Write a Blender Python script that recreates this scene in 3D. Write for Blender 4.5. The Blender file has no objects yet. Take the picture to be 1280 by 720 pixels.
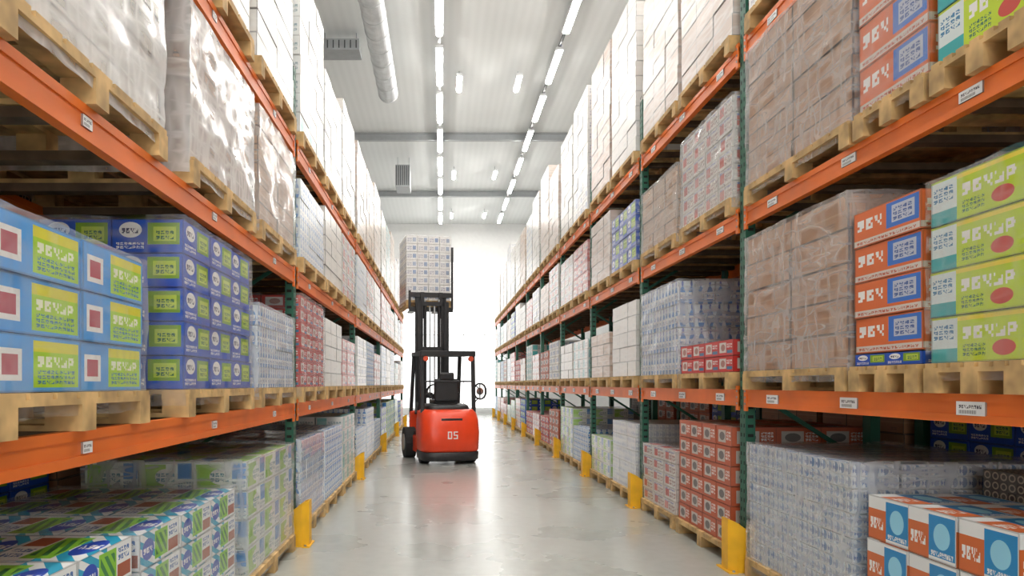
import bpy, bmesh, math, random
from mathutils import Vector, noise
random.seed(7)
scene = bpy.context.scene
scene.view_settings.view_transform = 'Standard'
scene.view_settings.exposure = 0.0

# ------------------------------------------------------------------ constants
R, L = 2.42, -1.36            # aisle faces of the racks
H = 9.5                        # ceiling height
RP = [2.69 + 2.8*k for k in range(-1, 11)]      # right post positions
LP = [1.95 + 4.4*k for k in range(-1, 6)]       # left post positions
RZ = [1.455, 2.90, 4.25]
LZ = [1.325, 2.57, 3.77]
BH = 0.135
DEPTH = 1.1

# ------------------------------------------------------------------ materials
def new_mat(name):
    m = bpy.data.materials.new(name); m.use_nodes = True
    nt = m.node_tree
    return m, nt, nt.nodes['Principled BSDF']

def simple(name, col, rough=0.5, metal=0.0, var=0.12, scale=6.0, bump=0.0, emis=0.0):
    m, nt, b = new_mat(name)
    if emis:
        b.inputs['Base Color'].default_value = (*col, 1)
        b.inputs['Emission Color'].default_value = (*col, 1)
        b.inputs['Emission Strength'].default_value = emis
        return m
    tc = nt.nodes.new('ShaderNodeTexCoord')
    nz = nt.nodes.new('ShaderNodeTexNoise'); nz.inputs['Scale'].default_value = scale
    nz.inputs['Detail'].default_value = 2
    nt.links.new(tc.outputs['Object'], nz.inputs['Vector'])
    cr = nt.nodes.new('ShaderNodeValToRGB')
    cr.color_ramp.elements[0].position = 0.3; cr.color_ramp.elements[1].position = 0.7
    cr.color_ramp.elements[0].color = (*[c*(1-var) for c in col], 1)
    cr.color_ramp.elements[1].color = (*[min(1, c*(1+var)) for c in col], 1)
    nt.links.new(nz.outputs['Fac'], cr.inputs['Fac'])
    nt.links.new(cr.outputs['Color'], b.inputs['Base Color'])
    b.inputs['Roughness'].default_value = rough
    b.inputs['Metallic'].default_value = metal
    if bump:
        bp = nt.nodes.new('ShaderNodeBump'); bp.inputs['Strength'].default_value = bump
        bp.inputs['Distance'].default_value = 0.02
        nt.links.new(nz.outputs['Fac'], bp.inputs['Height'])
        nt.links.new(bp.outputs['Normal'], b.inputs['Normal'])
    return m

class NT:
    def __init__(s, nt): s.nt = nt
    def m(s, op, a, b=None, c=None):
        n = s.nt.nodes.new('ShaderNodeMath'); n.operation = op
        for i, v in enumerate((a, b, c)):
            if v is None: continue
            if isinstance(v, (int, float)): n.inputs[i].default_value = v
            else: s.nt.links.new(v, n.inputs[i])
        return n.outputs[0]
    def mix(s, f, a, b):
        n = s.nt.nodes.new('ShaderNodeMix'); n.data_type = 'RGBA'
        for i, v in ((0, f), (6, a), (7, b)):
            if isinstance(v, (int, float)): n.inputs[i].default_value = v
            elif isinstance(v, tuple): n.inputs[i].default_value = (*v[:3], 1)
            else: s.nt.links.new(v, n.inputs[i])
        return n.outputs[2]

def wrinkle(nt, t, two=True):
    """stretch-film creases: ridged noise drawn out along the wrapping direction"""
    tc = nt.nodes.new('ShaderNodeTexCoord')
    outs = []
    for sc, rot, s in (((2.0, 2.0, 10), (.38, .3, 0), 1.0), ((4.5, 4.5, 1.2), (.15, -.2, 0), 1.2))[:2 if two else 1]:
        mp = nt.nodes.new('ShaderNodeMapping'); mp.inputs['Scale'].default_value = sc; mp.inputs['Rotation'].default_value = rot
        nt.links.new(tc.outputs['Object'], mp.inputs[0])
        n1 = nt.nodes.new('ShaderNodeTexNoise'); n1.inputs['Scale'].default_value = s
        n1.inputs['Detail'].default_value = 2
        nt.links.new(mp.outputs[0], n1.inputs['Vector'])
        outs.append(t.m('SUBTRACT', 1.0, t.m('MULTIPLY', t.m('ABSOLUTE', t.m('SUBTRACT', n1.outputs['Fac'], .5)), 9.0)))
    return t.m('MAXIMUM', t.m('MAXIMUM', outs[0], outs[-1]), 0.0)

def printed(name, bg, layers, rep=(1, 1), rough=0.45, seam=0.35, cvar=0.25, white=0.0):
    """printed carton: UV holds one carton face per unit square, floor(uv) identifies the carton"""
    m, nt, b = new_mat(name); t = NT(nt)
    uv = nt.nodes.new('ShaderNodeUVMap')
    sp = nt.nodes.new('ShaderNodeSeparateXYZ'); nt.links.new(uv.outputs[0], sp.inputs[0])
    U = t.m('MULTIPLY', sp.outputs[0], rep[0]); V = t.m('MULTIPLY', sp.outputs[1], rep[1])
    u = t.m('FRACT', U); v = t.m('FRACT', V)
    def wnoise(a, c):
        cb = nt.nodes.new('ShaderNodeCombineXYZ')
        nt.links.new(t.m('FLOOR', a), cb.inputs[0]); nt.links.new(t.m('FLOOR', c), cb.inputs[1])
        wn = nt.nodes.new('ShaderNodeTexWhiteNoise'); wn.noise_dimensions = '2D'
        nt.links.new(cb.outputs[0], wn.inputs['Vector'])
        return wn.outputs['Value']
    rnd = wnoise(U, V)
    def box(u0, u1, v0, v1):
        a = t.m('COMPARE', u, (u0+u1)/2, abs(u1-u0)/2)
        return t.m('MULTIPLY', a, t.m('COMPARE', v, (v0+v1)/2, abs(v1-v0)/2))
    col = bg
    for ly in layers:
        k, u0, u1, v0, v1, c = ly[:6]
        if k == 'box': f = box(u0, u1, v0, v1)
        elif k == 'ell':
            du = t.m('DIVIDE', t.m('SUBTRACT', u, (u0+u1)/2), (u1-u0)/2)
            dv = t.m('DIVIDE', t.m('SUBTRACT', v, (v0+v1)/2), (v1-v0)/2)
            f = t.m('LESS_THAN', t.m('ADD', t.m('MULTIPLY', du, du), t.m('MULTIPLY', dv, dv)), 1.0)
        elif k == 'stripe':
            n = ly[6]
            s = t.m('FRACT', t.m('MULTIPLY', t.m('ADD', u, t.m('MULTIPLY', v, ly[7] if len(ly) > 7 else 0.0)), n))
            f = t.m('MULTIPLY', box(u0, u1, v0, v1), t.m('GREATER_THAN', s, 0.5))
        elif k == 'text':      # rows of blocky glyphs: n glyphs x m lines over the region
            n, mm = ly[6], ly[7]
            uu = t.m('MULTIPLY', t.m('DIVIDE', t.m('SUBTRACT', u, u0), u1-u0), n)
            vv = t.m('MULTIPLY', t.m('DIVIDE', t.m('SUBTRACT', v, v0), v1-v0), mm)
            g = t.m('MULTIPLY', t.m('LESS_THAN', t.m('FRACT', uu), .78), t.m('LESS_THAN', t.m('FRACT', vv), .72))
            w_ = t.m('GREATER_THAN', wnoise(t.m('MULTIPLY', uu, 3.85), t.m('MULTIPLY', vv, 5.55)), .36)
            f = t.m('MULTIPLY', t.m('MULTIPLY', box(u0, u1, v0, v1), g), w_)
        col = t.mix(f, col, c)
    if seam:
        e = t.m('SUBTRACT', 1.0, box(0.015, 0.985, 0.03, 0.97))
        col = t.mix(t.m('MULTIPLY', e, seam), col, (0.04, 0.03, 0.025))
    col = t.mix(t.m('MULTIPLY', rnd, cvar), col, (0.78, 0.77, 0.74))
    if white:      # far loads: stretch film folded into the surface
        wr = wrinkle(nt, t, False)
        f = t.m('ADD', t.m('MULTIPLY', wr, .22), white)
        col = t.mix(f, col, (0.88, 0.88, 0.87))
        rough = .28
    nt.links.new(col, b.inputs['Base Color'])
    b.inputs['Roughness'].default_value = rough
    return m

def film_mat(name, lo, hi, tint=(0.96, 0.96, 0.96), gloss=.045):
    m, nt, b = new_mat(name); t = NT(nt)
    wr = wrinkle(nt, t)
    mr = nt.nodes.new('ShaderNodeMapRange')
    mr.inputs[1].default_value = 0.0; mr.inputs[2].default_value = 1.0
    mr.inputs[3].default_value = lo; mr.inputs[4].default_value = hi
    nt.links.new(wr, mr.inputs[0])
    b.inputs['Base Color'].default_value = (*tint, 1); b.inputs['Roughness'].default_value = 0.15
    b.inputs['Specular IOR Level'].default_value = 1.0
    tr = nt.nodes.new('ShaderNodeBsdfTransparent'); ms = nt.nodes.new('ShaderNodeMixShader')
    nt.links.new(mr.outputs[0], ms.inputs[0]); nt.links.new(tr.outputs[0], ms.inputs[1])
    nt.links.new(b.outputs[0], ms.inputs[2])
    gl = nt.nodes.new('ShaderNodeBsdfGlossy'); gl.inputs['Roughness'].default_value = .13
    lw = nt.nodes.new('ShaderNodeLayerWeight'); lw.inputs['Blend'].default_value = .5
    f = t.m('ADD', t.m('MULTIPLY', t.m('POWER', lw.outputs['Facing'], 4.0), .35), gloss)
    m2 = nt.nodes.new('ShaderNodeMixShader')
    nt.links.new(f, m2.inputs[0]); nt.links.new(ms.outputs[0], m2.inputs[1]); nt.links.new(gl.outputs[0], m2.inputs[2])
    nt.links.new(m2.outputs[0], nt.nodes['Material Output'].inputs['Surface'])
    return m

M = {}
M['wood'] = simple('pallet_wood', (0.56, 0.37, 0.16), 0.7, var=0.35, scale=9)
M['wooddark'] = simple('support_wood', (0.11, 0.07, 0.04), 0.8, var=0.35, scale=9)  # dark brown, lowered further to put underside shade into the colour
M['green'] = simple('post_green', (0.02, 0.12, 0.075), 0.45, var=0.15)
M['orange'] = simple('beam_orange', (0.80, 0.17, 0.018), 0.4, var=0.12, scale=3)
M['hole'] = simple('slot_dark', (0.01, 0.01, 0.01), 0.8)
M['yellow'] = simple('guard_yellow', (0.88, 0.47, 0.015), 0.45, var=0.12)
M['steel'] = simple('galvanised', (0.4, 0.42, 0.43), 0.35, 0.8)
M['label'] = printed('beam_label', (0.85, 0.87, 0.88), [('text', .1, .9, .5, .85, (0.08, 0.08, 0.1), 9, 1), ('stripe', .1, .7, .12, .38, (0.05, 0.05, 0.05), 24)], seam=0, cvar=0)
M['film_l'] = film_mat('film_light', 0.0, 0.17, gloss=.03)
M['film_m'] = film_mat('film_medium', 0.06, 0.36)
M['film_h'] = film_mat('film_heavy', 0.28, 0.62)
W = (0.85, 0.85, 0.83)
SPEC = {}
def P(k, name, bg, layers, **kw): SPEC[k] = (name, bg, layers, kw); M[k] = printed(name, bg, layers, **kw)
def whitened(k, wv):
    kk = '%s_w%d' % (k, int(wv*100))
    if kk not in M:
        n, bg, ls, kw = SPEC[k]; M[kk] = printed(n+'_wrapped', bg, ls, white=wv, **kw)
    return kk
P('blue', 'cartons_blue', (0.0, 0.075, 0.50), [('box', .50, .95, .25, .9, (0.20, 0.38, 0.01)), ('box', .58, .9, .35, .78, (0.5, 0.64, 0.06)), ('ell', .1, .42, .45, .92, W), ('text', .14, .38, .58, .8, (0.02, 0.03, 0.1), 4, 1), ('text', .06, .46, .12, .34, W, 7, 2), ('text', .62, .88, .4, .7, (.02,.15,.05), 4, 2)], cvar=.02)
P('ltblue', 'cartons_light_blue', (0.05, 0.34, 0.80), [('box', .42, .97, .08, .92, (0.40, 0.68, 0.01)), ('box', .42, .97, .72, .92, (0.75, 0.70, 0.03)), ('box', .06, .3, .2, .75, W), ('box', .1, .26, .3, .65, (0.45, 0.05, 0.09)), ('text', .47, .93, .45, .72, (0.88, 0.92, 0.7), 5, 1), ('text', .47, .93, .14, .42, (0.02, 0.2, 0.35), 9, 3)], cvar=.04)
P('lime', 'cartons_lime', (0.52, 0.70, 0.006), [('box', 0, .3, .1, .95, (0.7, 0.8, 0.8)), ('box', .0, .3, .0, .3, (0.01, 0.40, 0.42)), ('box', .3, .98, .88, .97, (0.88, .72, .04)), ('text', .36, .92, .48, .84, W, 5, 1), ('text', .36, .6, .12, .4, (0.04, 0.18, 0.08), 6, 3), ('ell', .66, .88, .1, .42, (0.6, 0.05, 0.03)), ('text', .03,.27,.5,.85,(.03,.2,.4),4,3)], cvar=.03)
P('orangebox', 'cartons_orange', (0.72, 0.14, 0.02), [('box', .52, .98, .28, .95, (0.02, 0.16, 0.60)), ('box', .60, .92, .40, .86, (0.5, 0.55, 0.66)), ('text', .62,.9,.44,.82,(.06,.12,.35),4,3), ('text', .06, .48, .45, .88, W, 3, 1), ('box', .0, .99, .04, .2, (0.66, 0.60, 0.54)), ('text', .05, .95, .07, .17, (0.5, 0.1, 0.05), 16, 1)], cvar=.04)
P('brown', 'cartons_brown', (0.42, 0.225, 0.115), [('box', 0, 1, .47, .53, (0.50, 0.30, 0.17)), ('text', .6, .8, .15, .3, (0.2, 0.12, 0.08), 6, 2)], cvar=.05, seam=.85)
P('red', 'cartons_red', (0.58, 0.025, 0.02), [('box', .1, .55, .2, .85, (0.68, 0.64, 0.6)), ('ell', .2, .48, .3, .75, (0.42, 0.18, 0.15)), ('text', .6, .95, .5, .8, W, 4, 2), ('box', .6, .95, .15, .35, (0.04, 0.18, 0.35))], cvar=.06)
P('redbr', 'cartons_rust', (0.52, 0.10, 0.035), [('box', .12, .62, .15, .8, (0.55, 0.52, 0.48)), ('ell', .2, .55, .25, .7, (0.15, 0.14, 0.14)), ('text', .66, .95, .3, .8, W, 4, 3)], cvar=.06)
P('bottle', 'bottle_packs', (0.74, 0.82, 0.88), [('ell', .15, .85, -.1, .75, (0.02, 0.22, 0.60)), ('box', .2, .8, .2, .5, W), ('text', .2, .8, .25, .45, (0.02, 0.12, 0.4), 4, 1), ('ell', .38, .62, .75, 1.0, (0.02, 0.1, 0.5))], rep=(4, 1), cvar=.2, seam=.2)
P('cans', 'can_trays', (0.58, 0.63, 0.68), [('ell', .08, .92, .1, .95, (0.08, 0.20, 0.40)), ('box', .2, .45, .1, .9, (0.7, 0.76, 0.82)), ('text', .1, .9, .3, .7, (0.03, 0.1, 0.35), 3, 1)], rep=(5, 2), cvar=.35, seam=.3)
P('darkcan', 'dark_can_trays', (0.04, 0.035, 0.03), [('ell', .1, .9, .1, .9, (0.45, 0.38, 0.28)), ('ell', .25, .75, .25, .75, (0.05, 0.04, 0.04))], rep=(6, 4), cvar=.1, seam=.3)
P('stripes', 'striped_trays', (0.80, 0.82, 0.82), [('stripe', 0, .5, 0, 1, (0.01, 0.36, 0.56), 3, .8), ('box', .35, .68, .1, .9, (0.24, 0.56, 0.03)), ('stripe', .38, .65, .2, .8, (0.03, 0.2, 0.05), 8, .3), ('box', .70, .97, .1, .45, (0.36, 0.08, 0.03)), ('ell', .05, .33, .2, .8, (0.01, 0.06, 0.45)), ('text', .08, .3, .4, .62, W, 3, 1), ('text', .72, .95, .55, .9, (.05,.15,.4), 4, 2)], cvar=.04)
P('greenw', 'cartons_green_white', (0.70, 0.76, 0.72), [('box', .05, .5, .1, .9, (0.26, 0.54, 0.02)), ('ell', .3, .7, .2, .75, (0.75, 0.78, .72)), ('text', .32, .68, .3, .65, (0.03, 0.2, 0.25), 4, 2), ('box', .72, .98, .4, .95, (0.04, 0.24, 0.58)), ('text', .72,.98,.1,.35,(.1,.2,.3),5,2)], cvar=.08)
P('bluewhite', 'cartons_blue_white', (0.80, 0.82, 0.82), [('box', 0, .45, 0, .7, (0.62, 0.14, 0.03)), ('box', .45, .98, .08, .92, (0.01, 0.24, 0.55)), ('ell', .55, .88, .25, .78, (0.3, 0.66, 0.85)), ('text', .06, .4, .25, .6, W, 4, 1), ('text', .5, .95, .1, .24, W, 10, 1)], cvar=.04)
P('white', 'cartons_white', (0.72, 0.68, 0.62), [('text', .6, .85, .25, .45, (0.35, 0.4, 0.45), 6, 2)], cvar=.25, seam=.9)
P('whiteteal', 'cartons_white_teal', (0.72, 0.74, 0.72), [('box', .05, .4, .1, .9, (0.02, 0.40, 0.42)), ('text', .45, .95, .2, .7, (0.08, 0.2, 0.25), 5, 2)], cvar=.15, seam=.4)
P('whitered', 'cartons_white_red', (0.74, 0.71, 0.67), [('box', .1, .4, .2, .8, (0.55, 0.04, 0.02)), ('text', .45, .95, .2, .7, (0.25, 0.08, 0.06), 5, 2), ('text', .1, .9, .78, .95, (.04, .1, .42), 10, 1)], cvar=.15, seam=.4)
P('whiteblue', 'cartons_white_blue', (0.82, 0.82, 0.81), [('box', .58, .88, .25, .75, (0.2, 0.3, 0.5)), ('text', .1, .5, .25, .75, (0.2, 0.2, 0.35), 5, 2)], cvar=.3, seam=.4)
P('tan', 'cartons_tan', (0.50, 0.30, 0.17), [('box', 0, 1, .45, .52, (0.6, 0.45, 0.33)), ('text', .1, .45, .2, .4, (0.2, 0.12, 0.08), 7, 2)], cvar=.12, seam=.75)

# ------------------------------------------------------------------ mesh builder
class MB:
    def __init__(s): s.v=[]; s.f=[]; s.mi=[]; s.uv=[]; s.sm=[]; s.mats=[]
    def mid(s, k):
        if k not in s.mats: s.mats.append(k)
        return s.mats.index(k)
    def quad(s, pts, mat, uvs=None, smooth=False):
        b = len(s.v); s.v += [tuple(p) for p in pts]
        s.f.append(tuple(range(b, b+len(pts)))); s.mi.append(s.mid(mat))
        s.uv.append(uvs or [(0,0),(1,0),(1,1),(0,1)][:len(pts)] + [(0,0)]*max(0,len(pts)-4)); s.sm.append(smooth)
    def box(s, x0, x1, y0, y1, z0, z1, mat, uo=(0, 0), rot=0.0):
        P = [(x0,y0,z0),(x1,y0,z0),(x1,y1,z0),(x0,y1,z0),(x0,y0,z1),(x1,y0,z1),(x1,y1,z1),(x0,y1,z1)]
        if rot:
            cx, cy = (x0+x1)/2, (y0+y1)/2; c, sn = math.cos(rot), math.sin(rot)
            P = [(cx+(p[0]-cx)*c-(p[1]-cy)*sn, cy+(p[0]-cx)*sn+(p[1]-cy)*c, p[2]) for p in P]
        b = len(s.v); s.v += P; mi = s.mid(mat)
        u, v = uo
        Q = [(u,v),(u+.999,v),(u+.999,v+.999),(u,v+.999)]
        for fc in ((0,1,5,4),(1,2,6,5),(2,3,7,6),(3,0,4,7),(4,5,6,7),(3,2,1,0)):
            s.f.append(tuple(b+i for i in fc)); s.mi.append(mi); s.uv.append(Q); s.sm.append(False)
    def beam(s, p, q, t, mat):
        p, q = Vector(p), Vector(q); d = (q-p).normalized()
        up = Vector((0,0,1)) if abs(d.z) < .9 else Vector((0,1,0))
        a = d.cross(up).normalized()*t/2; c = d.cross(a).normalized()*t/2
        P = [p-a-c, p+a-c, p+a+c, p-a+c, q-a-c, q+a-c, q+a+c, q-a+c]
        b = len(s.v); s.v += [tuple(x) for x in P]; mi = s.mid(mat)
        for fc in ((0,1,5,4),(1,2,6,5),(2,3,7,6),(3,0,4,7),(4,5,6,7),(3,2,1,0)):
            s.f.append(tuple(b+i for i in fc)); s.mi.append(mi); s.uv.append([(0,0),(1,0),(1,1),(0,1)]); s.sm.append(False)
    def cyl(s, c, r, h, axis, mat, n=24, r2=None):
        r2 = r if r2 is None else r2
        ax = {'x':(Vector((0,1,0)),Vector((0,0,1)),Vector((1,0,0))),'y':(Vector((0,0,1)),Vector((1,0,0)),Vector((0,1,0))),'z':(Vector((1,0,0)),Vector((0,1,0)),Vector((0,0,1)))}[axis]
        c = Vector(c); A=[];B=[]
        for i in range(n):
            a = 2*math.pi*i/n; o = ax[0]*math.cos(a)+ax[1]*math.sin(a)
            A.append(c-ax[2]*h/2+o*r); B.append(c+ax[2]*h/2+o*r2)
        for i in range(n):
            j=(i+1)%n; s.quad([A[i],A[j],B[j],B[i]], mat, smooth=True)
        s.quad(A[::-1], mat, [(0,0)]*n); s.quad(B, mat, [(0,0)]*n)
    def film(s, x0, x1, y0, y1, z0, z1, mat, seed=0, n=26, amp=.010):
        def dp(p):
            p = Vector(p); q = p*3+Vector((seed*7.3, seed*3.1, 0)); q.z *= 2.2
            q.z += (p.x+p.y)*1.2
            return p + noise.noise_vector(q)*amp + noise.noise_vector(q*3)*amp*.55
        def grid(o, du, dv):
            o, du, dv = Vector(o), Vector(du), Vector(dv); b = len(s.v)
            for i in range(n+1):
                for j in range(n+1): s.v.append(tuple(dp(o+du*i/n+dv*j/n)))
            for i in range(n):
                for j in range(n):
                    a = b+i*(n+1)+j
                    s.f.append((a, a+n+1, a+n+2, a+1)); s.mi.append(s.mid(mat)); s.uv.append([(0,0)]*4); s.sm.append(True)
        dx, dy, dz = (x1-x0,0,0),(0,y1-y0,0),(0,0,z1-z0)
        grid((x0,y0,z0),dx,dz); grid((x1,y0,z0),dy,dz); grid((x1,y1,z0),(x0-x1,0,0),dz); grid((x0,y1,z0),(0,y0-y1,0),dz); grid((x0,y0,z1),dx,dy)
    def mesh(s, name):
        me = bpy.data.meshes.new(name); me.from_pydata(s.v, [], s.f)
        for k in s.mats: me.materials.append(M[k])
        me.polygons.foreach_set('material_index', s.mi); me.polygons.foreach_set('use_smooth', s.sm)
        ul = me.uv_layers.new(name='UVMap')
        flat = []
        for q in s.uv:
            for c in q: flat += [c[0], c[1]]
        ul.data.foreach_set('uv', flat); me.update()
        return me
    def obj(s, name, parent=None, bevel=0):
        o = bpy.data.objects.new(name, s.mesh(name)); scene.collection.objects.link(o)
        if parent: o.parent = parent
        if bevel:
            b = o.modifiers.new('bevel', 'BEVEL'); b.width = bevel; b.segments = 2; b.limit_method = 'ANGLE'
        return o

def pallet(mb, lx, ly, z=0):
    x0, x1, y0, y1 = -lx/2, lx/2, -ly/2, ly/2
    for yc in (y0+.05, 0, y1-.05):
        mb.box(x0, x1, yc-.05, yc+.05, z, z+.022, 'wood')
        for xc in (x0+.07, 0, x1-.07): mb.box(xc-.07, xc+.07, yc-.05, yc+.05, z+.022, z+.1, 'wood')
    for xc in (x0+.07, 0, x1-.07): mb.box(xc-.07, xc+.07, y0, y1, z+.1, z+.122, 'wood')
    n = 7; w = ly/n
    for i in range(n):
        mb.box(x0, x1, y0+i*w+.012, y0+(i+1)*w-.012, z+.122, z+.144, 'wood')

cache = {}
WH = {'film_l': .10, 'film_m': .25, 'film_h': .45}
def load_mesh(kind, ly, h, rows, ny=3, nx=3, film=None, lx=1.14, far=False, extra=None):
    ly = round(ly, 2); h = round(h, 2)
    key = (kind, ly, h, rows, ny, nx, film, lx, far, extra)
    if key in cache: return cache[key]
    mb = MB(); pallet(mb, 1.2, ly)
    rr = random.Random((len(kind)*31+int(ly*100)*7+int(h*100)*3+rows) & 0xffff)
    mk = whitened(kind, WH[film]) if (far and film) else kind
    def stack(mk, X0, X1, z0, h, rows, ny, nx):
        ch = (h-z0)/rows; cw = (ly-.02)/ny; cd = (X1-X0)/nx
        for k in range(rows):
            for j in range(ny):
                for i in range(nx):
                    if 0 < i < nx-1 and 0 < j < ny-1 and k < rows-1: continue
                    ox, oy = rr.uniform(-.005, .005), rr.uniform(-.004, .004)
                    x0 = X0+i*cd+ox; y0 = -(ly-.02)/2+j*cw+oy
                    mb.box(x0+.003, x0+cd-.003, y0+.003, y0+cw-.003, z0+k*ch+.001, z0+(k+1)*ch-.003, mk, (rr.randint(0, 40), rr.randint(0, 40)), rr.uniform(-.008, .008))
    if extra == 'cans_behind':
        stack(mk, -.57, .05, .146, h, rows, ny, 2)
        stack('darkcan', .08, .57, .146, h+.14, rows+1, ny, 2)
    elif extra == 'slab_under':
        stack('blue', -.57, .57, .146, .215, 1, 2, 2)
        stack(mk, -.57, .57, .218, h, rows, ny, nx)
    else:
        stack(mk, -lx/2, lx/2, .146, h, rows, ny, nx)
    if film and not far:
        mb.film(-lx/2-.014, lx/2+.014, -ly/2-.006, ly/2+.006, .06, h+.014, film, seed=len(cache))
    cache[key] = mb.mesh('load_%d' % len(cache))
    return cache[key]

NAMES = {'brown': 'brown_carton_pallet', 'tan': 'brown_carton_pallet', 'blue': 'blue_carton_pallet', 'ltblue': 'blue_green_carton_pallet', 'lime': 'lime_carton_pallet',
 'orangebox': 'orange_carton_pallet', 'red': 'red_carton_pallet', 'redbr': 'red_carton_pallet', 'bottle': 'bottle_pack_pallet', 'cans': 'canned_drink_pallet', 'darkcan': 'canned_drink_pallet',
 'stripes': 'striped_tray_pallet', 'greenw': 'green_carton_pallet', 'bluewhite': 'blue_orange_carton_pallet'}
def put(side, kind, y0, y1, z, h, rows, ny=3, nx=3, film=None, lx=1.14, row=0, far=False, extra=None):
    me = load_mesh(kind, y1-y0, h, rows, ny, nx, film, lx, far, extra)
    o = bpy.data.objects.new(NAMES.get(kind, 'shrink_wrapped_pallet'), me); scene.collection.objects.link(o)
    off = .56 + row*1.42
    x = R+off if side == 'R' else L-off
    o.location = (x, (y0+y1)/2, z+.001)
    if side == 'L': o.rotation_euler = (0, 0, math.pi)
    return o

# ------------------------------------------------------------------ room
def room():
    m, nt, b = new_mat('polished_concrete'); t = NT(nt)
    tc = nt.nodes.new('ShaderNodeTexCoord')
    n1 = nt.nodes.new('ShaderNodeTexNoise'); n1.inputs['Scale'].default_value = .7; n1.inputs['Detail'].default_value = 5
    n2 = nt.nodes.new('ShaderNodeTexNoise'); n2.inputs['Scale'].default_value = 9; n2.inputs['Detail'].default_value = 4
    for n in (n1, n2): nt.links.new(tc.outputs['Object'], n.inputs['Vector'])
    f = t.m('ADD', t.m('MULTIPLY', n1.outputs['Fac'], .6), t.m('MULTIPLY', n2.outputs['Fac'], .4))
    cr = nt.nodes.new('ShaderNodeValToRGB'); cr.color_ramp.elements[0].position=.35; cr.color_ramp.elements[1].position=.68
    cr.color_ramp.elements[0].color=(.37,.395,.365,1); cr.color_ramp.elements[1].color=(.49,.515,.485,1)
    nt.links.new(f, cr.inputs[0])
    sp = nt.nodes.new('ShaderNodeSeparateXYZ'); nt.links.new(tc.outputs['Object'], sp.inputs[0])
    j = t.m('LESS_THAN', t.m('ABSOLUTE', t.m('SUBTRACT', t.m('FRACT', t.m('DIVIDE', sp.outputs[1], 6.0)), .5)), .0012)
    nt.links.new(t.mix(j, cr.outputs[0], (.12,.12,.12)), b.inputs['Base Color'])
    mr = nt.nodes.new('ShaderNodeMapRange'); mr.inputs[3].default_value=.2; mr.inputs[4].default_value=.36
    nt.links.new(n1.outputs['Fac'], mr.inputs[0]); nt.links.new(mr.outputs[0], b.inputs['Roughness'])
    b.inputs['Coat Weight'].default_value=.5; b.inputs['Coat Roughness'].default_value=.18
    M['floor'] = m
    M['wall'] = simple('white_cladding', (.84,.84,.83), .6, var=.02)
    m, nt, b = new_mat('ceiling_sheet')
    tc = nt.nodes.new('ShaderNodeTexCoord'); wv = nt.nodes.new('ShaderNodeTexWave'); wv.bands_direction='X'; wv.inputs['Scale'].default_value=1.6
    nt.links.new(tc.outputs['Object'], wv.inputs['Vector'])
    cr = nt.nodes.new('ShaderNodeValToRGB'); cr.color_ramp.elements[0].color=(.72,.74,.73,1); cr.color_ramp.elements[1].color=(.75,.77,.76,1)
    nt.links.new(wv.outputs['Fac'], cr.inputs[0]); nt.links.new(cr.outputs[0], b.inputs['Base Color']); b.inputs['Roughness'].default_value=.6
    M['ceil'] = m
    x0, x1, y0, y1 = -7.5, 8.5, -8.0, 34.0
    def slab(name, mat, *a):
        mb = MB(); mb.box(*a, mat); mb.obj(name)
    slab('floor', 'floor', x0, x1, y0, y1, -.2, 0)
    slab('ceiling', 'ceil', x0, x1, y0, y1, H, H+.2)
    slab('wall_left', 'wall', x0-.2, x0, y0, y1, 0, H)
    slab('wall_right', 'wall', x1, x1+.2, y0, y1, 0, H)
    slab('wall_front', 'wall', x0, x1, y0-.2, y0, 0, H)
    slab('wall_back', 'wall', x0, x1, y1, y1+.2, 0, H)
    M['day'] = simple('daylight_glazing', (1, 1, 1), .5, var=0, emis=1.25)
    M['fillglow'] = simple('added_fill_glow', (1, .98, .95), .5, var=0, emis=3.6)  # added glow behind the camera, brightens faces turned towards it
    M['frame'] = simple('window_frame', (.88,.89,.89), .5)
    k = 1
    for (a, c, d, e, y, s, mt) in ((-3.2, -.05, .3, 7.6, 33.95, -1, 'day'), (.05, 3.2, .3, 7.6, 33.95, -1, 'day'), (-3.2, -.05, .3, 7.0, -7.95, 1, 'fillglow'), (.05, 4.2, .3, 7.0, -7.95, 1, 'fillglow')):  # far-end windows first, then two added fill panels behind the camera
        mb = MB(); mb.box(a, c, y-.02, y+.02, d, e, mt)
        ya, yb = sorted((y+s*.02, y+s*.05))
        for i in range(4):
            xx = a+(c-a)*i/3; mb.box(xx-.02, xx+.02, ya, yb, d, e, 'frame')
        for i in range(3):
            zz = d+(e-d)*i/2; mb.box(a, c, ya, yb, zz-.02, zz+.02, 'frame')
        mb.obj('window_%d' % k); k += 1
room()

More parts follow.
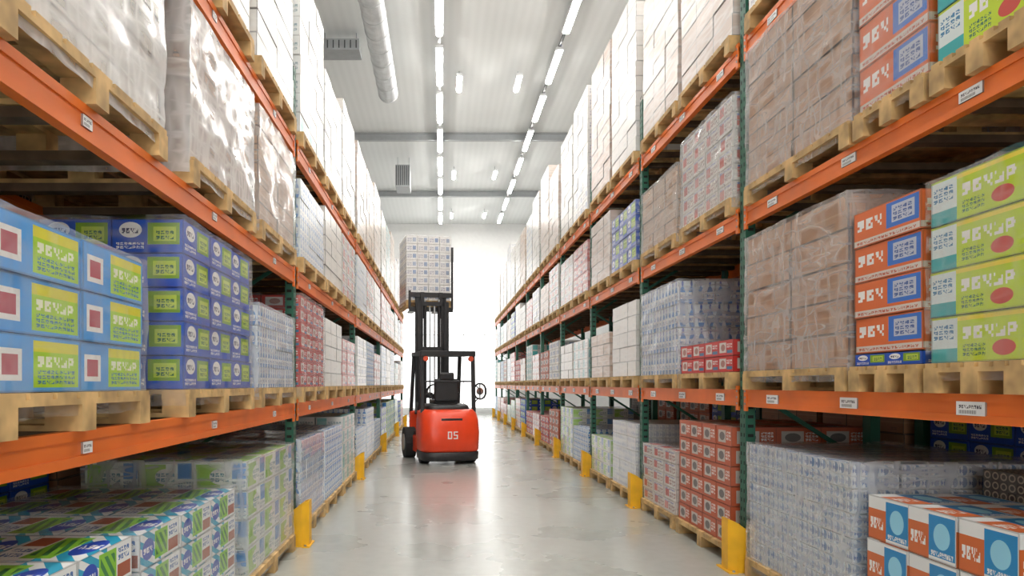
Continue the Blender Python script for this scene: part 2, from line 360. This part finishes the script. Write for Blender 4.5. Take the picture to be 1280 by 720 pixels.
M['roofsteel'] = simple('roof_steel', (.36,.38,.39), .5, var=.05)
mb = MB()
for y in (-4.5, 2, 8.6, 21.7, 28.2):
    mb.box(-7.49, 8.49, y-.07, y+.07, H-.24, H-.21, 'roofsteel'); mb.box(-7.49, 8.49, y-.012, y+.012, H-.21, H-.03, 'roofsteel'); mb.box(-7.49, 8.49, y-.07, y+.07, H-.03, H-.001, 'roofsteel')
mb.obj('trim_roof_beams')
M['tube'] = simple('lamp_tube', (1, .965, .92), .5, var=0, emis=72.0)
M['housing'] = simple('lamp_housing', (.7,.71,.72), .4)
M['darkm'] = simple('dark_metal', (.05,.055,.06), .45)
def lamp_row(x, ys, ln, z=H-.35, rail=True, w=.07, railmat='housing'):
    if rail:
        mb = MB(); mb.box(x-.03, x+.03, min(ys)-ln, max(ys)+ln*.5, z+.1, z+.15, railmat)
        for y in ys: mb.box(x-.008, x+.008, y-.008, y+.008, z+.15, H-.002, 'steel')
        mb.obj('lighting_trunking')
    for y in ys:
        mb = MB(); mb.box(x-w/2-.03, x+w/2+.03, y-ln/2, y+ln/2, z+.03, z+.1, 'housing')
        a, b, c, d = x-w/2, x+w/2, y-ln/2+.02, y+ln/2-.02
        mb.quad([(a,c,z),(a,d,z),(b,d,z),(b,c,z)], 'tube')
        mb.quad([(a,c,z+.03),(a,d,z+.03),(a,d,z),(a,c,z)], 'tube'); mb.quad([(b,c,z),(b,d,z),(b,d,z+.03),(b,c,z+.03)], 'tube')
        mb.quad([(a,c,z),(b,c,z),(b,c,z+.03),(a,c,z+.03)], 'tube'); mb.quad([(b,d,z),(a,d,z),(a,d,z+.03),(b,d,z+.03)], 'tube')
        if not rail: mb.box(x-.01, x+.01, y-.01, y+.01, z+.1, H-.002, 'steel')
        mb.obj('ceiling_lamp')
lamp_row(-.05, [-6+2.5*i for i in range(16)], 1.95, w=.11)
lamp_row(2.72, [-6+2.5*i for i in range(16)], 1.75, w=.11, railmat='darkm')
lamp_row(.45, [3.0, 10.2, 17.4, 25, 31], .9, rail=False, w=.09)
lamp_row(1.95, [3.0, 10.2, 17.4, 25, 31], .9, rail=False, w=.09)

M['duct'] = simple('duct_steel', (.56,.58,.59), .4, .3)
mb = MB(); z = 8.75; xd = -1.33
mb.cyl((xd, 5.0, z), .24, 24.0, 'y', 'duct', 32)
for i in range(40): mb.cyl((xd, -6.5+i*.6, z), .25, .03, 'y', 'duct', 32)
for i in range(8): mb.box(xd-.01, xd+.01, -6+i*3-.01, -6+i*3+.01, z+.24, H-.002, 'steel')
mb.obj('ventilation_duct')
def heater(x, y, z, sx, sy, sz):
    mb = MB(); mb.box(x-sx/2, x+sx/2, y-sy/2, y+sy/2, z, z+sz, 'roofsteel')
    for i in range(7):
        xx = x-sx/2+sx*(i+.5)/7; mb.box(xx-.012, xx+.012, y-sy/2-.02, y-sy/2, z+.04, z+sz-.04, 'darkm')
    for a in (-.4, .4):
        mb.box(x+a*sx-.01, x+a*sx+.01, y-.01, y+.01, z+sz, H-.002, 'steel')
    mb.obj('ceiling_heater')
heater(-1.35, 24, 8.35, .5, .9, .75)
heater(-2.3, 15.5, 9.0, .9, .5, .25)

# ------------------------------------------------------------------ racks
def rack(side, posts, levels, top, row=0):
    s = 1 if side == 'R' else -1
    X = (R if side == 'R' else L) + s*row*1.42
    mb = MB()
    def bx(a, b, *r, **k):
        xa, xb = X+s*a, X+s*b; mb.box(min(xa, xb), max(xa, xb), *r, **k)
    for pi, y in enumerate(posts):
        for a in (0.012, DEPTH-.09):
            bx(a, a+.078, y-.05, y+.05, 0.01, top, 'green')
            bx(a-.03, a+.1, y-.075, y+.075, 0, .012, 'steel')
        if row == 0 and 0 <= y < 15:
            nz = int(top/.075)
            for i in range(nz):
                for dy in (-.025, .025):
                    bx(.0105, .012, y+dy-.007, y+dy+.007, .1+i*.075, .13+i*.075, 'hole')
                bx(.03, .075, y-.0512, y-.05, .1+i*.075, .125+i*.075, 'hole')
        zz = .25; k = 0
        while zz < top-.7:
            a, b = (.08, DEPTH-.08) if k % 2 == 0 else (DEPTH-.08, .08)
            mb.beam((X+s*a, y, zz), (X+s*b, y, zz+.6), .03, 'green'); zz += .6; k += 1
    for y0, y1 in zip(posts[:-1], posts[1:]):
        for z in levels:
            for a in (0.0, DEPTH-.05):
                bx(a+.006, a+.05, y0+.052, y1-.052, z-BH, z, 'orange')
                bx(a, a+.006, y0+.052, y1-.052, z-.038, z, 'orange')
                bx(a, a+.006, y0+.052, y1-.052, z-BH, z-BH+.038, 'orange')
            for y in (y0+.052, y1-.052-.045):
                bx(-.004, .012, y, y+.045, z-BH-.035, z+.03, 'orange')
                for q in range(3): bx(-.008, -.004, y+.014, y+.03, z-.12+q*.05, z-.105+q*.05, 'steel')
            n = int((y1-y0)/.45)
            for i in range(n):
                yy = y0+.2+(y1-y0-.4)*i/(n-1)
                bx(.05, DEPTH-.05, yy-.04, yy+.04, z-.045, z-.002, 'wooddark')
            if row == 0:
                for i in range(3):
                    yy = y0+(y1-y0)*(i+.45)/3
                    w, hh = ((.085, .032) if z == levels[0] else (.07, .026)) if side == 'R' else (.035, .022)
                    zc = z-BH/2
                    xa = X-s*.0025
                    pts = [(xa, yy+s*w, zc-hh), (xa, yy-s*w, zc-hh), (xa, yy-s*w, zc+hh), (xa, yy+s*w, zc+hh)]
                    bx(-.002, .006, yy-w, yy+w, zc-hh, zc+hh, 'steel')
                    mb.quad(pts, 'label')
    mb.obj('pallet_rack')
rack('R', RP, RZ, 4.95); rack('L', LP, LZ, 4.45)
rack('R', RP[:6], RZ, 4.95, row=1); rack('L', LP[:4], LZ, 4.45, row=1)

def guard(x, y, s):
    h = .42; mb = MB()
    pl = [(.05,-.105),(-.03,-.105),(-.085,-.06),(-.085,.06),(-.03,.105),(.05,.105)]
    inn = [(.05,-.093),(-.025,-.093),(-.073,-.054),(-.073,.054),(-.025,.093),(.05,.093)]
    hs = [h*.82, h*.95, h, h, h*.95, h*.82]
    for i in range(5):
        (x0,y0),(x1,y1) = pl[i],pl[i+1]; (u0,v0),(u1,v1) = inn[i],inn[i+1]
        mb.quad([(x0,y0,.0),(x1,y1,.0),(x1,y1,hs[i+1]),(x0,y0,hs[i])],'yellow')
        mb.quad([(u1,v1,.0),(u0,v0,.0),(u0,v0,hs[i]),(u1,v1,hs[i+1])],'yellow')
        mb.quad([(x0,y0,hs[i]),(x1,y1,hs[i+1]),(u1,v1,hs[i+1]),(u0,v0,hs[i])],'yellow')
    mb.box(-.1,-.03,-.13,.13,0,.012,'yellow')
    for yy in (-.115,.115): mb.cyl((-.06,yy,.018),.012,.014,'z','steel',8)
    o = mb.obj('column_guard'); o.location = (x, y, 0)
    if s < 0: o.rotation_euler = (0,0,math.pi)
for y in RP[1:]: guard(R-.05, y, 1)
for y in LP[1:]: guard(L+.05, y, -1)

# ------------------------------------------------------------------ loads : foreground bays
put('R','cans',3.98,5.34,0,1.03,6,4,4,'film_m')
put('R','bluewhite',2.83,3.86,0,.88,3,3,3,None,extra='cans_behind')
put('R','brown',4.02,5.38,RZ[0],1.18,5,2,2,'film_m')
put('R','orangebox',3.40,3.98,RZ[0],1.03,4,1,2,None,extra='slab_under')
put('R','lime',2.78,3.36,RZ[0],1.03,4,1,2,'film_l')
put('R','brown',3.98,5.36,RZ[1],1.20,8,2,2,'film_m')
put('R','orangebox',3.36,3.94,RZ[1],1.15,4,1,2,'film_l')
put('R','lime',2.76,3.32,RZ[1],1.15,4,1,2,None)
put('R','redbr',5.66,6.92,0,1.14,6,4,3,None)
put('R','whitered',7.0,8.13,0,.80,5,3,3,'film_l')
put('R','red',5.62,6.86,RZ[0],.42,2,4,3,None)
put('R','bottle',6.92,8.18,RZ[0],1.10,4,3,3,'film_m')
put('R','whitered',5.62,6.82,RZ[1],1.0,6,4,3,'film_m')
put('R','tan',6.95,8.15,RZ[1],.85,4,3,3,'film_m')
put('R','cans',8.45,9.6,0,1.0,5,3,3,'film_h',far=True); put('R','greenw',9.75,10.93,0,.7,3,3,3,'film_m',far=True)
put('R','white',8.42,9.6,RZ[0],1.1,5,3,3,'film_h',far=True); put('R','tan',9.75,10.95,RZ[0],.8,4,3,3,'film_m',far=True)
put('R','blue',5.64,6.84,RZ[0],1.2,6,3,3,None,row=1)
# left bay
put('L','stripes',2.09,2.98,0,.84,4,2,3,None)
put('L','stripes',3.05,4.45,0,.82,4,3,3,'film_l')
put('L','greenw',4.72,6.15,0,.96,4,3,3,'film_m')
put('L','ltblue',2.02,3.08,LZ[0],.72,3,2,3,'film_l')
put('L','blue',3.55,4.80,LZ[0],1.04,5,3,3,'film_l')
put('L','bottle',4.98,6.18,LZ[0],.76,4,4,3,'film_m')
put('L','white',2.02,3.28,LZ[1],.98,8,1,2,'film_h')
put('L','brown',3.62,4.85,LZ[1],.98,6,1,2,'film_h')
put('L','tan',5.0,6.2,LZ[1],.98,6,2,2,'film_m')
put('L','white',4.98,6.2,LZ[2],1.7,9,2,2,'film_m',far=True)
put('L','white',3.5,4.8,LZ[2],1.6,9,2,2,'film_m',far=True); put('L','white',2.1,3.4,LZ[2],1.6,9,2,2,'film_h',far=True)
put('L','red',6.5,7.78,LZ[0],1.03,7,4,3,'film_l')
put('L','bottle',6.5,7.75,0,.95,4,4,3,'film_m')

rnd = random.Random(11)
mid = ['red','bottle','whitered','whiteteal','greenw','cans','tan','white','whiteblue','blue','redbr','brown']
flo = ['cans','bottle','whitered','greenw','redbr','whiteteal','red','blue']
up = ['white','white','brown','whitered','white','whiteteal','tan','whiteblue']
def fill(side, posts, zs, per, row=0):
    for y0, y1 in zip(posts[:-1], posts[1:]):
        w = (y1-y0-.20)/per
        for i in range(per):
            a = y0+.10+i*w+.04; b = a+w-.08
            for lv in range(-1, 3):
                z = 0 if lv < 0 else zs[lv]
                if row == 0 and a < limit(side, lv): continue
                if row == 1 and (side, lv) == ('R', 0) and a < 6.9 and a > 5.5: continue
                gap = (zs[lv+1]-BH-z) if lv < 2 else 99
                if lv < 0: k = rnd.choice(flo); h = rnd.choice([.75, .95, 1.05]); f = rnd.choice([None,'film_l','film_m'])
                elif lv == 0: k = rnd.choice(mid); h = min(gap-.06, rnd.choice([.8, .95, 1.1])); f = rnd.choice([None,'film_l','film_m'])
                elif lv == 1: k = rnd.choice(mid+up); h = min(gap-.05, rnd.choice([.9, 1.0, 1.1])); f = rnd.choice(['film_l','film_m','film_h'])
                else: k = rnd.choice(up); h = (2.05 if side == 'R' else 1.65)+rnd.choice([-.25, 0, .15]); f = rnd.choice(['film_m','film_h'])
                if row == 1:  # back row: dark goods at full height, standing in for deep shade
                    f = None; k = rnd.choice(['brown','blue','darkcan','darkcan','redbr'])
                    if lv < 2: h = gap-.05
                put(side, k, a, b, z, h, max(3, round(h/.2)), 3 if w > 1 else 2, 3, f, row=row, far=True)
def limit(side, lv):
    if side == 'R': return {-1: 11.0, 0: 11.0, 1: 8.2, 2: 2.6}[lv]
    return {-1: 7.8, 0: 7.8, 1: 6.3, 2: 6.3}[lv]
fill('R', RP[1:], RZ, 2); fill('L', LP[1:], LZ, 3)
fill('R', RP[:6], RZ, 2, row=1); fill('L', LP[:4], LZ, 3, row=1)

# ------------------------------------------------------------------ forklift
M['fred'] = simple('forklift_red', (.84, .06, .012), .3, var=.05)
M['black'] = simple('forklift_black', (.018,.018,.02), .4)
M['rubber'] = simple('tyre_rubber', (.02,.02,.02), .85, bump=.3)
M['glass'] = simple('lamp_lens', (.7,.1,.05), .2)
M['mirror'] = simple('mirror_glass', (.6,.62,.65), .08, .9, var=.02)
fk = bpy.data.objects.new('forklift', None); scene.collection.objects.link(fk)
fk.location = (.20, 12.6, 0); fk.rotation_euler = (0, 0, math.radians(12))
def loft(name, rings, mat, n=40, p=5.0, parent=fk):
    mb = MB(); RR = []
    for z, hw, ya, yb in rings:
        cy, hy = (ya+yb)/2, (yb-ya)/2; ring = []
        for i in range(n):
            a = 2*math.pi*i/n; c, s_ = math.cos(a), math.sin(a)
            ring.append((hw*math.copysign(abs(c)**(2/p), c), cy+hy*math.copysign(abs(s_)**(2/p), s_), z))
        RR.append(ring)
    for A, B in zip(RR[:-1], RR[1:]):
        for i in range(n):
            j = (i+1) % n; mb.quad([A[i], A[j], B[j], B[i]], mat, smooth=True)
    mb.quad(RR[-1], mat, [(0,0)]*n); mb.quad(RR[0][::-1], mat, [(0,0)]*n)
    o = mb.obj(name, parent)
    bm = bmesh.new(); bm.from_mesh(o.data); bmesh.ops.remove_doubles(bm, verts=bm.verts, dist=1e-5); bm.to_mesh(o.data); bm.free()
    return o
loft('counterweight', [(.22,.53,.04,.9),(.27,.565,.0,.9),(.58,.575,-.02,.9),(.82,.565,.03,.9),(.95,.54,.10,.9),(1.02,.48,.18,.88)], 'fred', p=4.2)
loft('bumper', [(.06,.52,.06,.9),(.09,.56,.01,.9),(.22,.57,.0,.9),(.235,.54,.03,.9)], 'black', p=4.2)
loft('engine_cover', [(.97,.44,.24,1.05),(1.08,.42,.28,1.03),(1.12,.36,.34,.98)], 'black', p=5)
mb = MB()
mb.box(-.53,.53,.88,1.75,.15,.48,'fred'); mb.box(-.53,.53,1.62,1.75,.48,.95,'fred'); mb.box(-.50,.50,.88,1.65,.48,.56,'black')
mb.obj('chassis', fk, bevel=.03)
mb = MB()
mb.box(-.24,.24,.55,1.02,1.1,1.2,'black'); mb.box(-.23,.23,.46,.58,1.16,1.60,'black'); mb.box(-.14,.14,.44,.52,1.57,1.72,'black')
for sx in (-.27,.27): mb.box(sx-.03,sx+.03,.6,.95,1.28,1.34,'black')
mb.obj('seat', fk, bevel=.03)
for nm, x, y, r, w in (('rear_wheel_left',-.45,.45,.22,.17),('rear_wheel_right',.45,.45,.22,.17),('front_wheel_left',-.56,1.55,.31,.22),('front_wheel_right',.56,1.55,.31,.22)):
    mb = MB(); mb.cyl((x,y,r),r,w,'x','rubber',32); mb.cyl((x,y,r),r*.55,w+.02,'x','steel',20)
    o = mb.obj(nm, fk, bevel=.02)
mb = MB()
for s_ in (-1, 1):
    mb.beam((s_*.50,.35,.95),(s_*.50,.42,2.06),.07,'black'); mb.beam((s_*.50,1.68,.9),(s_*.48,1.42,2.06),.07,'black')
    mb.beam((s_*.50,.36,2.08),(s_*.48,1.5,2.10),.08,'black')
mb.beam((-.53,.38,2.08),(.53,.38,2.08),.10,'black'); mb.beam((-.5,1.48,2.10),(.5,1.48,2.10),.08,'black')
for i in range(6): mb.beam((-.36+i*.144,.4,2.09),(-.36+i*.144,1.47,2.11),.028,'black')
mb.beam((-.5,.38,1.55),(.5,.38,1.55),.03,'black')
mb.obj('overhead_guard', fk, bevel=.008)
mb = MB(); mb.beam((-.05,1.6,.9),(-.05,1.35,1.32),.05,'black')
for i in range(24):
    a, b = 2*math.pi*i/24, 2*math.pi*(i+1)/24
    f = lambda q: (-.05+.17*math.cos(q), 1.34+.06*math.sin(q), 1.34+.15*math.sin(q))
    mb.beam(f(a), f(b), .03, 'black')
for i in range(3): mb.beam((.22+i*.07,1.55,.95),(.22+i*.07,1.5,1.25),.02,'black')
mb.obj('steering_wheel', fk)
mb = MB(); mb.beam((.50,.42,1.52),(.60,.36,1.42),.02,'black')
for i in range(28):
    a, b = 2*math.pi*i/28, 2*math.pi*(i+1)/28
    f = lambda q: (.62+.12*math.cos(q), .34, 1.36+.15*math.sin(q))
    mb.beam(f(a), f(b), .03, 'black')
mb.cyl((.62,.34,1.36),.07,.02,'y','mirror',28); mb.beam((.62,.34,1.22),(.62,.34,1.5),.02,'black')
mb.beam((.50,.42,1.1),(.60,.36,1.24),.02,'black')
mb.obj('mirror', fk)
mb = MB()
for s_ in (-1, 1): mb.cyl((s_*.44,.34,1.98),.05,.05,'y','glass',16)
M['white_mark'] = simple('white_mark', (.9,.88,.85), .4)
for i, (a, b) in enumerate(((-.09,-.01),(.02,.10))):
    for c in ((a,b,.60,.62),(a,b,.54,.56),(a,b,.48,.50)):
        if i == 0 and c[2] == .54: continue
        mb.box(c[0],c[1],-.025,.0,c[2],c[3],'white_mark')
    mb.box(a,a+.02,-.025,0,.48 if i == 0 else .54,.62,'white_mark'); mb.box(b-.02,b,-.025,0,.48,.62 if i == 0 else .56,'white_mark')
mb.box(-.2,.2,.03,.07,.82,.86,'black')
mb.obj('rear_markings', fk)
mb = MB(); my = 1.95
for s_ in (-1, 1):
    x = s_*.31
    mb.box(x-.045,x+.045,my-.07,my-.05,.12,3.22,'black'); mb.box(x-.045,x+.045,my+.05,my+.07,.12,3.22,'black'); mb.box(x+s_*.02-.012,x+s_*.02+.012,my-.07,my+.07,.12,3.22,'black')
    x = s_*.235
    mb.box(x-.035,x+.035,my-.05,my-.035,.3,3.28,'black'); mb.box(x-.035,x+.035,my+.035,my+.05,.3,3.28,'black'); mb.box(x-.01,x+.01,my-.05,my+.05,.3,3.28,'black')
    mb.cyl((s_*.15,my,1.7),.035,3.0,'z','black',14); mb.cyl((s_*.15,my,3.1),.02,.4,'z','steel',12)
    mb.beam((s_*.42,.95+.6,.9),(s_*.33,my-.07,1.1),.05,'black')
for z_ in (.3,1.2,2.2,3.16): mb.box(-.355,.355,my-.05,my-.02,z_,z_+.09,'black')
for x in (-.05,.05): mb.box(x-.015,x+.015,my-.03,my-.02,.5,3.2,'steel')
mb.obj('mast', fk)
mb = MB()
for z_ in (3.05,3.36): mb.box(-.48,.48,my+.08,my+.13,z_,z_+.1,'black')
for x in (-.2,.2): mb.box(x-.04,x+.04,my+.03,my+.09,2.9,3.46,'black')
for x in (-.28,.28):
    mb.box(x-.06,x+.06,my+.13,my+.17,3.12,3.46,'black'); mb.box(x-.06,x+.06,my+.13,my+1.2,3.12,3.16,'black')
mb.box(.44,.49,my+.09,my+.12,3.1,4.45,'black'); mb.box(-.49,-.44,my+.09,my+.12,3.1,3.5,'black')
mb.obj('fork_carriage', fk)
me = load_mesh('whiteblue', 1.0, 1.55, 8, 4, 4, 'film_l', lx=1.1)
o = bpy.data.objects.new('lifted_pallet_load', me); scene.collection.objects.link(o)
o.parent = fk; o.rotation_euler = (0,0,math.pi/2); o.location = (-.02, my+.78, 3.165)
o.scale = (.92,1,1)

# ------------------------------------------------------------------ world & camera
w = bpy.data.worlds.new('world'); scene.world = w; w.use_nodes = True
w.node_tree.nodes['Background'].inputs[0].default_value = (.8,.85,.9,1)
w.node_tree.nodes['Background'].inputs[1].default_value = .5
cam = bpy.data.cameras.new('camera'); co = bpy.data.objects.new('camera', cam); scene.collection.objects.link(co)
co.location = (0, 0, 1.5); co.rotation_euler = (math.pi/2, 0, 0)
cam.sensor_width = 36; cam.lens = 850/1280*36
cam.shift_x = (640-552)/1280; cam.shift_y = (480-360)/1280
cam.clip_end = 200
scene.camera = co
